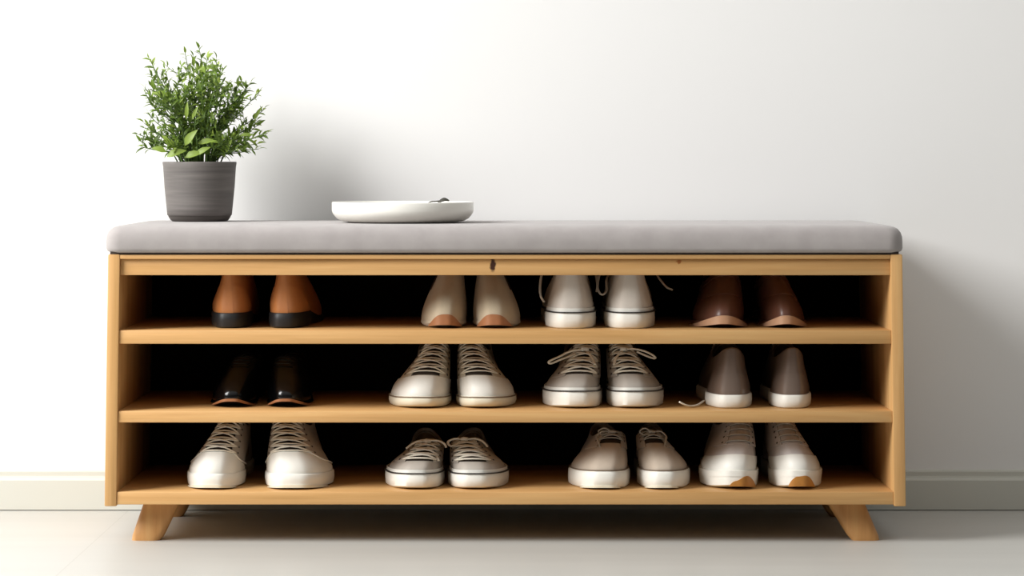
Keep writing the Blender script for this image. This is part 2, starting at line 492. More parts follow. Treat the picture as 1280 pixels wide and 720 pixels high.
def arch_path(s,pa,ua,pb,ub,h=.002,n=8):
    out=[]
    for i in range(n+1):
        t=i/n; ph=pa+(pb-pa)*t; u=ua+(ub-ua)*t
        out.append(s.S(ph,u)+s.N(ph,u)*(.0016+h*math.sin(PI*t)))
    return out

def build_laces(s,mat,par,us,dl=.42,r=.0016,cross=True,bow=None,bu=None,name='laces',flat=.6):
    V=[];F=[]
    for i,u in enumerate(us):
        tube_geo(arch_path(s,-dl,u,dl,u,.0014),r,6,flat,V,F)
        if cross and i<len(us)-1:
            tube_geo(arch_path(s,-dl,u,dl,us[i+1],.0026),r,6,flat,V,F)
            tube_geo(arch_path(s,dl,u,-dl,us[i+1],.0032),r,6,flat,V,F)
    if bow:
        c=s.S(0,bu or us[-2])+s.N(0,bu or us[-2])*.0055
        for pts in bow:
            tube_geo(smooth_path([c+Vector(p) for p in pts],6),r*.95,6,.7,V,F)
        # knot
        tube_geo([c+Vector((-.004,0,0)),c+Vector((-.001,-.001,.001)),c+Vector((.004,0,0))],r*1.8,8,.9,V,F)
    return link(name,V,F,mat,par)

def build_eyelets(s,mat,par,us,dl=.5,r=.0019):
    stay=[c for c in par.children if c.name.split('.')[0]=='eyestay']
    for u in us:
        for sg in (-1,1):
            V=[];F=[]
            p=s.S(sg*dl,u); n=s.N(sg*dl,u)
            t=n.cross(Vector((0,1,0))).normalized(); b=n.cross(t)
            for z,rr in ((.0004,r),(.0023,r),(.0023,r*.55),(.0015,r*.5)):
                for k in range(10):
                    a=2*PI*k/10; V.append(p+n*z+(t*math.cos(a)+b*math.sin(a))*rr)
            for i in range(3):
                for k in range(10):
                    q=i*10+k;w=i*10+(k+1)%10;F.append((q,w,w+10,q+10))
            F.append(tuple(30+k for k in range(10)))
            link('eyelet',V,F,mat,stay[0 if sg<0 else 1],True,None,40)

def tongue(s,mat,par,u0=.5,dl=.33,rise=.001,d=.0004):
    return patch(s,'tongue',mat,par,u0,1.0,lambda u:(-dl,dl),d,12,10,lambda t:Vector((0,.002*t*t,rise*t**4)))

def toe_front(px,y,yaw,L):
    """place the shoe so that the middle of its front end is seen at column px and depth y; returns location"""
    return

def place(par,span,y,yaw,L,zshelf,heelview=False):
    """stand the shoe on its shelf with its front end at depth y; span = columns between which its sole is seen"""
    fr=Vector((0,-L/2,0)) if not heelview else Vector((0,L/2,0))
    rz=math.radians(yaw)+(PI if heelview else 0)
    r=Matrix.Rotation(rz,3,'Z')@fr
    par.location=(at(sum(span)/2,y)-r.x, y-r.y, zshelf+.0002); par.rotation_euler=(0,0,rz)
    so=[c for c in par.children if c.name.split('.')[0]=='sole'][0]
    for it in range(3):
        M=Matrix.Translation(par.location)@Matrix.Rotation(rz,4,'Z')@Matrix.Diagonal((par.scale.x,1,1,1))
        P=[M@v.co for v in so.data.vertices]; X=[CX+FPX*p.x/(p.y-CAMY) for p in P]
        a,b=min(X),max(X)
        par.scale.x*=(span[1]-span[0])/(b-a)
        par.location.x+=(sum(span)/2-(a+b)/2)*(y+.05-CAMY)/FPX

def outsole_arc(s,name,mat,par,half,h,cen=0,off=.0012,pw=.8):
    def zf(ph):
        t=(ph-cen)/half; k=max(0,math.cos(t*PI/2))
        B=s.bot(ph)
        return (B+.0001, B+.0006+h*k**pw)
    return sole_band(s,name,mat,par,0,0,cen-half,cen+half,off,40,zf)

# shoe materials
mw  = plain('white leather',(226,224,216),.45,.03,50,.12,500,.4)
mcv = plain('cream canvas',(194,186,170),.85,.06,40,.3,900,.2)
mgr = plain('pale grey canvas',(178,171,162),.85,.06,40,.3,900,.2)
mru = plain('white rubber',(228,226,218),.5,.03,60,.05,300,.4)
mru2= plain('cream rubber',(222,216,196),.55,.04,60,.05,300,.35)
mlw = plain('white cotton lace',(232,226,212),.9,.06,200,.3,1500,.1)
mlg = plain('grey cotton lace',(178,170,158),.9,.08,200,.3,1500,.1)
mgl = plain('light grey canvas',(208,201,192),.85,.06,40,.3,900,.2)
mdk = plain('black stripe rubber',(40,38,38),.6,.1,60)
mtg = plain('dull taupe tongue',(118,104,90),.9,.1,60,.2,900,.1)
mtd = plain('shade-toned tongue fabric',(62,54,48),.9,.1,60,.2,900,.1)  # shade between the laces put into the tongue colour
mln = plain('dark lining',(70,58,48),.95,.1,40,spec=.1)
mlb = plain('beige lining',(150,132,110),.95,.1,40,spec=.1)
mey = plain('dark eyelet metal',(48,42,40),.4,.1,60)
mtan= plain('tan leather',(186,122,72),.36,.12,22,.12,350,.5,coat=.15)
mbk = plain('black rubber heel',(26,27,29),.5,.1,60)
mcs = plain('cream suede',(188,174,150),.9,.07,30,.35,700,.1,sheen=.3)
mto = plain('tan leather outsole',(160,108,72),.5,.12,60,.1,300)
mbr = plain('brown leather',(100,63,48),.42,.14,24,.15,350,.5,coat=.1)
mrd = plain('light brown welt',(186,146,116),.45,.1,60)
mpb = plain('polished black leather',(8,8,9),.22,.1,30,.05,300,.35,coat=.25)
mta = plain('glossy taupe leather',(104,88,78),.3,.08,24,.1,300,.5,coat=.3)
mbe = plain('beige suede',(184,170,154),.8,.08,30,.25,600,.15,sheen=.2)
mgm = plain('gum rubber',(176,120,52),.5,.12,60,.1,300)
mlv = plain('pale mauve mesh',(198,190,186),.8,.06,60,.35,1200,.15)

def sides(s,u0,u1,inner,outer_,mat,par,name='eyestay',d=.0016):
    for sg in (-1,1):
        patch(s,name,mat,par,u0,u1,(lambda u,sg=sg:(sg*inner(u),sg*outer_(u))),d,12,8)

G={}
ROW1,ROW2,ROW3=S1t,S2t,S3t
# ---------- pair 1: tan dress shoes, heels to the room, black heels
def tan_shoe(label,px,m,yaw,w):
    e=empty('dress_shoe',(0,0,0),label,'shoe','tan leather dress shoes')
    s=Shoe(L=.268,W=w+.003,Hw=w,sole=.010,heel=.0215,m=m,toe_h=.035,mid_h=.088,side_h=.07,back_h=.088,cwb=.0165,cw=.02,bulge=.006,blunt=.8,spring=.006)
    build_upper(s,mtan,e); build_lining(s,mln,e)
    build_sole(s,mbk,e,'sole',narrow=.003)
    patch(s,'heel_counter',mtan,e,.0,.62,lambda u:(PI-1.15+.75*u,PI+1.15-.75*u),.0012)
    patch(s,'back_seam',mtan,e,.0,1,lambda u:(PI-.07,PI+.07),.0016,14,4)
    V=[];F=[]
    build_laces(s,mln,e,[.72,.82,.92],.4,.0012,False)
    place(e,px,.045,yaw,s.L,ROW1,True)
tan_shoe('tan leather dress shoe with black heel, nearest the left end of the top shelf',(264,327),-1,.6,.0355)
tan_shoe('tan leather dress shoe with black heel, right one of its pair, above a black shoe',(336,405),1,-2.5,.0365)

# ---------- pair 2: cream slip-ons with tan outsole
def cream_slip(label,px,m,yaw,slit):
    e=empty('slip_on_shoe',(0,0,0),label,'shoe','cream suede slip-on shoes')
    s=Shoe(L=.262,W=.0375,Hw=.034,sole=.009,m=m,inset=.001,side=.7,med=.008,toe_h=.030,mid_h=.094,side_h=.088,back_h=.092,c0=.36,cw=.018,cwb=.018,blunt=.62,vamp=.032,vs=.006,spring=.005,bulge=.003)
    build_upper(s,mcs,e); build_lining(s,mlb,e)
    build_sole(s,mcs,e,'sole',narrow=.006)
    outsole_arc(s,'toe_welt',mto,e,.62,.0145,m*.05,.0016,.9)
    q=1.05*slit
    patch(s,'elastic_gore',mln,e,.5,.97,lambda u:(q-.05-.12*(u-.4),q+.05+.12*(u-.4)),.001)
    place(e,px,.04,yaw,s.L,ROW1)
cream_slip('cream suede slip-on shoe with tan toe edge, left one of its pair, top shelf',(526,585),1,-1,-1)
cream_slip('cream suede slip-on shoe with dark side slit, below the knot in the rail',(591,651),-1,1.2,1)

# ---------- pair 3: grey canvas sneakers, heels to the room, thick white soles
def heel_sneaker(label,px,m,yaw,loops):
    e=empty('sneaker',(0,0,0),label,'shoe','grey canvas sneakers turned heel out')
    s=Shoe(L=.266,W=.040,Hw=.0385,sole=.0235,m=m,med=.002,toe_h=.03,mid_h=.090,side_h=.08,back_h=.090,c0=.36,cw=.022,cwb=.0195,bulge=.004)
    build_upper(s,mgl,e); build_lining(s,mlb,e); build_sole(s,mru,e,narrow=.0015)
    sole_band(s,'dark_stripe',mdk,e,.93,1.0,off=.0010)
    sole_band(s,'foxing_edge',mru,e,0,0,off=-.0022,zfun=lambda ph:(s.top(ph)-.001,s.top(ph)+.005))
    patch(s,'heel_strip',mgl,e,.1,1,lambda u:(PI-.28+.1*u,PI+.28-.1*u),.0012,12,8)
    tongue(s,mtg,e,.55)
    us=[.6,.72,.84,.94]
    build_laces(s,mlw,e,us,.42,.0016)
    V=[];F=[]
    for pts in loops: tube_geo(smooth_path([Vector(p) for p in pts],6),.0017,6,.8,V,F)
    link('lace_loop',V,F,mlg,e)
    place(e,px,.035,yaw,s.L,ROW1,True)
# local frame is turned round: local -x is the photo's right
L1=[[(.012,-.03,.088),(.026,.02,.086),(.037,.07,.078),(.041,.095,.06),(.0405,.105,.045),(.036,.10,.036)],[(-.01,-.03,.088),(-.024,.03,.085),(-.032,.07,.078),(-.035,.09,.06),(-.034,.085,.05)]]
L2=[[(.012,-.03,.088),(.026,.03,.088),(.038,.075,.078),(.043,.10,.058),(.038,.11,.047),(.031,.10,.052),(.030,.075,.068),(.02,.02,.084)],[(-.01,-.03,.088),(-.03,.03,.082),(-.042,.06,.066),(-.050,.07,.056),(-.058,.075,.052)]]
heel_sneaker('grey canvas sneaker turned heel out, left one of its pair, top shelf',(676,745),-1,0,L1)
heel_sneaker('grey canvas sneaker turned heel out, lace trailing right, beside brown loafers on top shelf',(750,818.5),1,-.6,L2)

# ---------- pair 4: brown loafers
def loafer(label,px,m,yaw):
    e=empty('loafer',(0,0,0),label,'shoe','brown leather loafers')
    s=Shoe(L=.262,W=.039,Hw=.033,sole=.008,heel=.014,m=m,med=.007,toe_h=.032,mid_h=.078,side_h=.058,back_h=.075,c0=.42,cw=.024,cwb=.02,blunt=.78,vamp=.05,spring=.006,bulge=.004)
    build_upper(s,mbr,e); build_lining(s,mln,e); build_sole(s,mbr,e,narrow=.003)
    outsole_arc(s,'toe_welt',mrd,e,1.3,.0115,0,.0016,1.5)
    patch(s,'moccasin_apron',mbr,e,.42,.98,lambda u:(-.95+.5*abs(u-.6),.95-.5*abs(u-.6)),.0012)
    patch(s,'strap',mbr,e,.76,.9,lambda u:(-1.5,1.5),.0028,6,24)
    place(e,px,.045,yaw,s.L,ROW1)
loafer('brown leather loafer with light toe edge, left one of its pair, on the top shelf',(862,933),1,-1)
loafer('brown leather loafer with light toe edge, nearest the right end of the top shelf',(941,1008),-1,1)

# ---------- pair 5: black polished shoes
def black_shoe(label,px,m,yaw,w):
    e=empty('dress_shoe',(0,0,0),label,'shoe','polished black dress shoes')
    s=Shoe(L=.262,W=w,Hw=.031,sole=.006,heel=.016,m=m,med=.006,toe_h=.026,mid_h=.064,side_h=.052,back_h=.064,c0=.42,cw=.024,cwb=.02,blunt=.62,vamp=.05,spring=.009,bulge=.004)
    build_upper(s,mpb,e); build_lining(s,mln,e); build_sole(s,mpb,e,'sole',narrow=.003)
    outsole_arc(s,'toe_welt',mto,e,.95,.0035,.12,.0014)
    patch(s,'toe_cap',mpb,e,.0,.5,lambda u:(-1.15,1.15),.001)
    build_laces(s,mpb,e,[.72,.82,.92],.4,.0012,False)
    place(e,px,.05,yaw,s.L,ROW2)
black_shoe('polished black dress shoe in shadow, nearest the left end of the middle shelf',(263,333),1,-1,.033)
black_shoe('polished black dress shoe in shadow, right one of the pair below the tan shoes',(333,392),-1,1.5,.033)

# ---------- pair 6: cream sneakers on middle shelf
def cream_sneaker(label,px,m,yaw,w):
    e=empty('sneaker',(0,0,0),label,'shoe','cream leather sneakers on the middle shelf')
    s=Shoe(L=.266,W=w,Hw=.036,sole=.0150,m=m,med=.010,lean=.016,toe_h=.025,mid_h=.088,side_h=.07,back_h=.086,c0=.37,cw=.0215,cwb=.02,blunt=.55,vamp=.045,vs=.004,spring=.003,bulge=.003)
    build_upper(s,mcv,e); build_lining(s,mlb,e); build_sole(s,mru2,e,narrow=.003)
    sole_band(s,'sole_groove',mtg,e,.86,.96,off=.0003)
    patch(s,'toe_cap',mw,e,.0,.36,lambda u:(-1.3+.5*u,1.3-.5*u),.0014)
    sides(s,.36,1,lambda u:.42,lambda u:1.0-.1*u,mcv,e)
    tongue(s,mtd,e,.38,.42)
    us=[.42,.52,.62,.73,.84,.95]
    build_laces(s,mlw,e,us,.62,.0018)
    build_eyelets(s,mey,e,us,.76)
    place(e,px,.035,yaw,s.L,ROW2)
cream_sneaker('cream laced sneaker, left one of the pair below the cream slip-ons, middle shelf',(486,564.5),1,-1.5,.0435)
cream_sneaker('cream laced sneaker, right one of the pair below the cream slip-ons, middle shelf',(570,645.5),-1,1.2,.042)

# ---------- pair 7: grey canvas sneakers with black stripe, loose lace ends
def stripe_sneaker(label,px,m,yaw,row,w,hts,bow,stripes=True,sole=.0235,y=.035,grp='',um=mgr,lm=mlw,tm=mtd,c0=.38,us=(.38,.49,.60,.72,.84,.94),dl=.55,cap=False,vs=.002,med=.010,lean=.014,bu=.72):
    e=empty('sneaker',(0,0,0),label,'shoe',grp)
    toe_h,mid,side,back=hts
    s=Shoe(L=.266,W=w,Hw=.036,sole=sole,m=m,med=med,lean=lean,toe_h=toe_h,mid_h=mid,side_h=side,back_h=back,c0=c0,cw=.0225,cwb=.02,blunt=.55,vamp=.045,vs=vs,spring=.003,bulge=.003)
    build_upper(s,um,e); build_lining(s,mlb,e); build_sole(s,mru,e,narrow=.0015)
    if stripes: sole_band(s,'dark_stripe',mdk,e,.92,.99,off=.0010)
    sole_band(s,'foxing_edge',um if not stripes else mru,e,0,0,off=-.0022,zfun=lambda ph:(s.top(ph)-.001,s.top(ph)+.0038))
    if cap: patch(s,'toe_cap',mw,e,.02,.34,lambda u:(-1.2+.4*u,1.2-.4*u),.0012)
    tongue(s,tm,e,us[0]-.03,.45)
    sides(s,us[0]-.06,1,lambda u:.42,lambda u:.98,um,e,d=.0014)
    build_laces(s,lm,e,list(us),dl,.0022,True,bow,bu)
    build_eyelets(s,mey,e,us,dl+.13,.0015)
    place(e,px,y,yaw,s.L,row)
BW7a=[[(0,0,0),(-.018,-.004,-.002),(-.034,-.008,-.010),(-.046,-.012,-.016),(-.044,-.013,-.019),(-.03,-.010,-.013),(-.012,-.004,-.006)],[(0,0,0),(.008,-.012,-.010),(.012,-.022,-.02)]]
BW7b=[[(0,0,0),(.014,-.003,.001),(.028,-.006,-.002),(.040,-.008,-.008),(.042,-.009,-.012),(.034,-.008,-.010),(.018,-.004,-.003)],[(0,0,0),(-.010,-.012,-.010),(-.014,-.022,-.02)]]
stripe_sneaker('grey canvas sneaker with black stripe, lace loop hanging left, middle shelf',(678,752.5),1,-1,ROW2,.0405,(.018,.087,.068,.086),BW7a,grp='grey canvas sneakers on the middle shelf')
stripe_sneaker('grey canvas sneaker with black stripe, lace loop hanging right, middle shelf',(755.5,829.5),-1,1,ROW2,.0415,(.018,.087,.068,.086),BW7b,grp='grey canvas sneakers on the middle shelf')

# ---------- pair 8: taupe patent sneakers, heels to the room
def taupe(label,px,m,yaw,lace):
    e=empty('sneaker',(0,0,0),label,'shoe','taupe leather sneakers')
    s=Shoe(L=.262,W=.0385,Hw=.0370,sole=.019,m=m,med=.002,toe_h=.03,mid_h=.086,side_h=.066,back_h=.084,c0=.38,cw=.024,cwb=.0215,bulge=.003)
    build_upper(s,mta,e); build_lining(s,mln,e); build_sole(s,mru,e,narrow=.002)
    patch(s,'heel_counter',mta,e,.02,.5,lambda u:(PI-1.0+.6*u,PI+1.0-.6*u),.0013)
    patch(s,'back_seam',mta,e,.0,1,lambda u:(PI-.10,PI+.10),.0008,14,5)
    us=[.6,.72,.84,.94]
    build_laces(s,mlg,e,us,.42,.0015)
    place(e,px,.04,yaw,s.L,ROW2,True)
    if lace:
        V=[];F=[]
        M=(Matrix.Translation(e.location)@e.rotation_euler.to_matrix().to_4x4()@Matrix.Diagonal((e.scale.x,1,1,1))).inverted()
        P=[(at(880,.10),.10),(at(871,.072),.072),(at(860,.050),.050),(at(849,.044),.044)]
        pts=[M@Vector((x,y,ROW2+.0022+zz)) for (x,y),zz in zip(P,(.004,0,.001,.007))]
        tube_geo(smooth_path(pts,5),.0017,6,.8,V,F); link('loose_lace',V,F,mlw,e)
taupe('glossy taupe sneaker with white sole, loose lace end lying at its left, middle shelf',(870,940),-1,.3,True)
taupe('glossy taupe sneaker with white sole, nearest the right end of the middle shelf',(949.5,1014),1,-.6,False)

# ---------- pair 9: white low sneakers bottom left
def white_low(label,px,m,yaw):
    e=empty('sneaker',(0,0,0),label,'shoe','white leather sneakers on the bottom shelf')
    s=Shoe(L=.268,W=.0465,Hw=.037,sole=.0200,m=m,med=.010,lean=.013,toe_h=.021,mid_h=.090,side_h=.074,back_h=.088,c0=.36,cw=.026,cwb=.022,blunt=.52,vamp=.05,vs=.004,spring=.003,bulge=.003)
    build_upper(s,mgr,e); build_lining(s,mlb,e); build_sole(s,mru,e,narrow=.003)
    patch(s,'toe_cap',mw,e,.0,.40,lambda u:(-1.5+2.2*u,1.5-2.2*u),.0018)
    outsole_arc(s,'outsole_edge',mru2,e,.8,.0035,-m*.1,.0006)
    sides(s,.32,1,lambda u:.46,lambda u:1.05-.2*u,mgr,e,d=.0014)
    tongue(s,mtd,e,.38,.46)
    us=[.41,.51,.61,.72,.83,.94]
    build_laces(s,mlw,e,us,.58,.0020)
    build_eyelets(s,mey,e,us,.70,.0014)
    for sg in (-1,1): link('stitch_piping',*tube_geo([s.S(sg*(.5+1.0*t),.40-.30*t)+s.N(sg*(.5+1.0*t),.40-.30*t)*.002 for t in [q/12 for q in range(13)]],.0013,6,.8),mw,e)
    patch(s,'heel_tab',mtd,e,.03,.09,lambda u:(m*-1.35,m*-2.0),.0012,3,10)
    place(e,px,.022,yaw,s.L,ROW3)
white_low('white leather sneaker with toe turned left, nearest the left end of the bottom shelf',(234,318),1,-3)
white_low('white leather sneaker, right one of its pair, bottom shelf, below a black shoe',(331,418),-1,1)

# ---------- pair 10: pale low sneakers with black stripe bottom shelf
BWa=[[(0,0,0),(-.012,-.004,.001),(-.022,-.007,-.004),(-.028,-.009,-.009)],[(0,0,0),(.012,-.003,.002),(.022,-.005,-.002),(.025,-.006,-.008)],[(-.004,0,.002),(.004,-.012,-.010),(.013,-.028,-.018),(.016,-.036,-.023)]]
BWb=[[(0,0,0),(-.012,-.003,.002),(-.022,-.006,-.002),(-.018,-.008,-.008),(-.006,-.003,-.003)],[(0,0,0),(.014,-.002,.002),(.024,-.005,-.002),(.030,-.008,-.009)],[(.01,-.01,-.008),(.016,-.02,-.012),(.017,-.03,-.019)]]
g10='grey canvas sneakers on the bottom shelf'
stripe_sneaker('grey canvas sneaker with black stripe, left one of its pair on the bottom shelf',(481.5,556.5),1,-1,ROW3,.042,(.018,.060,.050,.062),BWa,y=.022,grp=g10,c0=.40,us=(.36,.48,.62,.76,.9),vs=.0,bu=.76,sole=.0215)
stripe_sneaker('grey canvas sneaker with black stripe, right one of its pair on the bottom shelf',(560,636),-1,1,ROW3,.0425,(.018,.060,.050,.062),BWb,y=.022,grp=g10,c0=.40,us=(.34,.46,.58,.70,.82,.93),vs=.0,bu=.82,sole=.0215)

# ---------- pair 11: beige sneakers bottom shelf
def beige(label,px,m,yaw,w):
    e=empty('sneaker',(0,0,0),label,'shoe','beige suede sneakers')
    s=Shoe(L=.266,W=w,Hw=.036,sole=.0225,m=m,med=.010,lean=.013,toe_h=.022,mid_h=.072,side_h=.058,back_h=.070,c0=.40,cw=.023,cwb=.02,blunt=.55,vamp=.045,vs=.0,spring=.003,bulge=.003)
    build_upper(s,mbe,e); build_lining(s,mlb,e); build_sole(s,mru,e,narrow=.0015)
    sole_band(s,'foxing_edge',mru,e,0,0,off=-.0020,zfun=lambda ph:(s.top(ph)-.001,s.top(ph)+.0016))
    sole_band(s,'sole_groove',mtg,e,0,0,off=-.0018,zfun=lambda ph:(s.top(ph)+.001,s.top(ph)+.0028))
    outsole_arc(s,'outsole_edge',mru2,e,.5,.003,-.1,.0006)
    tongue(s,mtd,e,.64,.40)
    sides(s,.56,1,lambda u:.42-.16*(u-.56),lambda u:1.0,mbe,e,d=.0016)
    us=[.72,.82,.92]
    build_laces(s,mlg,e,us,.46,.0016,True,[[(0,0,0),(-.012*m,-.004,.002),(-.02*m,-.010,-.004),(-.019*m,-.02,-.010),(-.016*m,-.03,-.018)],[(0,0,0),(-.010,-.002,.006),(-.018,-.004,.002),(-.012,-.004,-.003),(-.002,-.001,0)]])
    build_eyelets(s,mey,e,us,.6,.0014)
    place(e,px,.022,yaw,s.L,ROW3)
beige('beige suede sneaker with white sole, left one of its pair on the bottom shelf',(710,787.5),1,-.6,.043)
beige('beige suede sneaker with white sole, right one of its pair on the bottom shelf',(792,862.5),-1,1.2,.0415)

# ---------- pair 12: white trainers with gum toe
def trainer(label,px,m,yaw,w,cen):
    e=empty('trainer',(0,0,0),label,'shoe','white trainers with gum toe patches')
    s=Shoe(L=.268,W=w,Hw=.037,sole=.0235,m=m,med=.008,lean=.012,toe_h=.020,mid_h=.090,side_h=.074,back_h=.088,c0=.38,cw=.0245,cwb=.021,blunt=.6,vamp=.05,vs=.004,spring=.005,bulge=.004)
    build_upper(s,mlv,e); build_lining(s,mlb,e); build_sole(s,mru,e,narrow=.002)
    outsole_arc(s,'gum_toe_patch',mgm,e,.38,.0145,cen,.0014)
    patch(s,'toe_cap',mw,e,.0,.32,lambda u:(-1.35+.7*u,1.35-.7*u),.0016)
    sole_band(s,'sole_step',mru,e,.62,.97,off=.0006)
    sides(s,.5,1,lambda u:.36,lambda u:1.0-.2*u,mlv,e,d=.0016)
    tongue(s,mlv,e,.5,.36)
    us=[.54,.64,.74,.84,.94]
    build_laces(s,mlg,e,us,.42,.0019,False,flat=.5)
    build_eyelets(s,mey,e,us,.54,.0015)
    place(e,px,.022,yaw,s.L,ROW3)
trainer('white trainer with gum toe patch, left one of its pair on the bottom shelf',(874,947.5),1,-.5,.041,.28)
trainer('white trainer with gum toe patch, nearest the right end of the bottom shelf',(951,1027),-1,1.5,.0425,.1)

# ------------------------------------------------------------------ plant
PX,PY=at(249.5,.245),.245
plant=empty('potted_plant',(PX,PY,CUSH),'leafy green plant in round grey pot standing on the cushion','plant')
def pot_mat(base):
    m,nt,b=nodes('grey ceramic pot')
    tc=nt.nodes.new('ShaderNodeTexCoord')
    mp=nt.nodes.new('ShaderNodeMapping'); mp.inputs['Scale'].default_value=(6,6,120)
    nt.links.new(tc.outputs['Object'],mp.inputs['Vector'])
    n=nt.nodes.new('ShaderNodeTexNoise'); n.inputs['Scale'].default_value=1.5; n.inputs['Detail'].default_value=5
    nt.links.new(mp.outputs['Vector'],n.inputs['Vector'])
    r=nt.nodes.new('ShaderNodeValToRGB'); r.color_ramp.elements[0].position=.3; r.color_ramp.elements[1].position=.75
    r.color_ramp.elements[0].color=lin(tuple(v*.88 for v in base)); r.color_ramp.elements[1].color=lin(tuple(v*1.12 for v in base))
    nt.links.new(n.outputs['Fac'],r.inputs['Fac']); nt.links.new(r.outputs['Color'],b.inputs['Base Color'])
    b.inputs['Roughness'].default_value=.6
    bp=nt.nodes.new('ShaderNodeBump'); bp.inputs['Strength'].default_value=.25; bp.inputs['Distance'].default_value=.0008
    nt.links.new(n.outputs['Fac'],bp.inputs['Height']); nt.links.new(bp.outputs['Normal'],b.inputs['Normal'])
    return m
Mpot=pot_mat((100,95,92)); Mpotb=pot_mat((78,72,68))
R=.0545
lathe('pot',[(.046,.0085),(.0475,.0095),(.0485,.02),(.0515,.05),(R-.001,.080),(R,.0868),(R-.0005,.0878),(R-.002,.088),(R-.0035,.087),(R-.0045,.080),(R-.006,.06),(.035,.05)],Mpot,plant,auto=60)
lathe('pot_base',[(.036,0),(.040,.0004),(.0425,.002),(.0452,.006),(.0463,.0088),(.0472,.0094),(.04,.0096)],Mpotb,plant,auto=60)
lathe('soil',[(.049,.077),(.044,.0785),(.03,.080),(.012,.0815),(.001,.082)],plain('dark soil',(52,40,30),.95,.3,120,.8,200,.1),plant)
def leaf_mat():
    m,nt,b=nodes('green leaf')
    gi=nt.nodes.new('ShaderNodeAttribute'); gi.attribute_name='tone'
    r=nt.nodes.new('ShaderNodeValToRGB'); e=r.color_ramp.elements
    e[0].position=0; e[0].color=lin((48,66,20)); e[1].position=1; e[1].color=lin((164,184,84)); q=e.new(.55); q.color=lin((106,134,42))
    nt.links.new(gi.outputs['Fac'],r.inputs['Fac']); nt.links.new(r.outputs['Color'],b.inputs['Base Color'])
    b.inputs['Roughness'].default_value=.5
    tr=nt.nodes.new('ShaderNodeBsdfTranslucent'); nt.links.new(r.outputs['Color'],tr.inputs['Color'])
    mx=nt.nodes.new('ShaderNodeMixShader'); mx.inputs[0].default_value=.3
    nt.links.new(b.outputs[0],mx.inputs[1]); nt.links.new(tr.outputs[0],mx.inputs[2])
    nt.links.new(mx.outputs[0],nt.nodes['Material Output'].inputs['Surface'])
    return m
LV=[];LF=[];LT=[];SV=[];SF=[]
def leaf(p,d,up,L,w,tone):
    d=d.normalized(); s=d.cross(up)
    if s.length<1e-3: s=d.cross(Vector((1,0,0)))
    s.normalize(); u=s.cross(d)
    base=len(LV); N=4
    prof=[(0,.12,0),(.3,.9,.06),(.6,.85,.03),(.85,.4,-.06),(1,.02,-.14)]
    for (t,ww,c) in prof:
        q=p+d*L*t+u*c*L
        LV.extend([q-s*w*ww*.5+u*w*.16*ww, q, q+s*w*ww*.5+u*w*.16*ww]); LT.extend([tone]*3)
    for i in range(4):
        for j in range(2):
            a=base+i*3+j; LF.append((a,a+1,a+4,a+3))
rnd=random.Random(21)
def ztop(px):            # outline of the crown seen in front (row of its top at a column)
    T=[(168,178),(178,135),(187,72),(200,78),(215,70),(235,56),(252,52),(262,66),(277,66),(288,98),(300,98),(315,92),(325,108),(336,112)]
    for (a,x),(b,y) in zip(T,T[1:]):
        if a<=px<=b: return x+(y-x)*(px-a)/(b-a)
    return 120
sc=(PY-CAMY)/FPX
def spray(pts,n,t0,tone,big,out=.9):
    for k in range(n):
        t=t0+(1-t0)*k/max(1,n-1); f=t*(len(pts)-1); a=min(len(pts)-2,int(f))
        p=pts[a].lerp(pts[a+1],f-a); tg=(pts[a+1]-pts[a]).normalized()
        an=k*2.4+rnd.uniform(-.6,.6)
        s1=tg.cross(Vector((0,0,1)));  s1=s1.normalized() if s1.length>.01 else Vector((1,0,0)); s2=s1.cross(tg)
        rad=s1*math.cos(an)+s2*math.sin(an)
        d=tg*rnd.uniform(.5,1.0)+rad*(out if k<n-1 else .1)
        L=rnd.uniform(.011,.021)*big*(1-.3*t); w=L*rnd.uniform(.28,.44)
        leaf(p,d,Vector((rnd.uniform(-.6,.6),rnd.uniform(-.8,.1),.8)),L,w,max(0,min(1,.48+tone+rnd.uniform(-.3,.3)+(.12 if t>.9 else 0))))
tips=[(190,74),(186,90),(206,86),(222,80),(236,68),(247,60),(262,72),(276,76),(298,106),(314,104),(324,116),(329,136),(327,168),(178,160),(184,140),(175,172),(322,186),(190,186),(200,110),(286,112),(173,168),(181,184),(186,176),(322,180),(306,190),(216,178),(230,186),(262,184),(282,180),(300,176)]
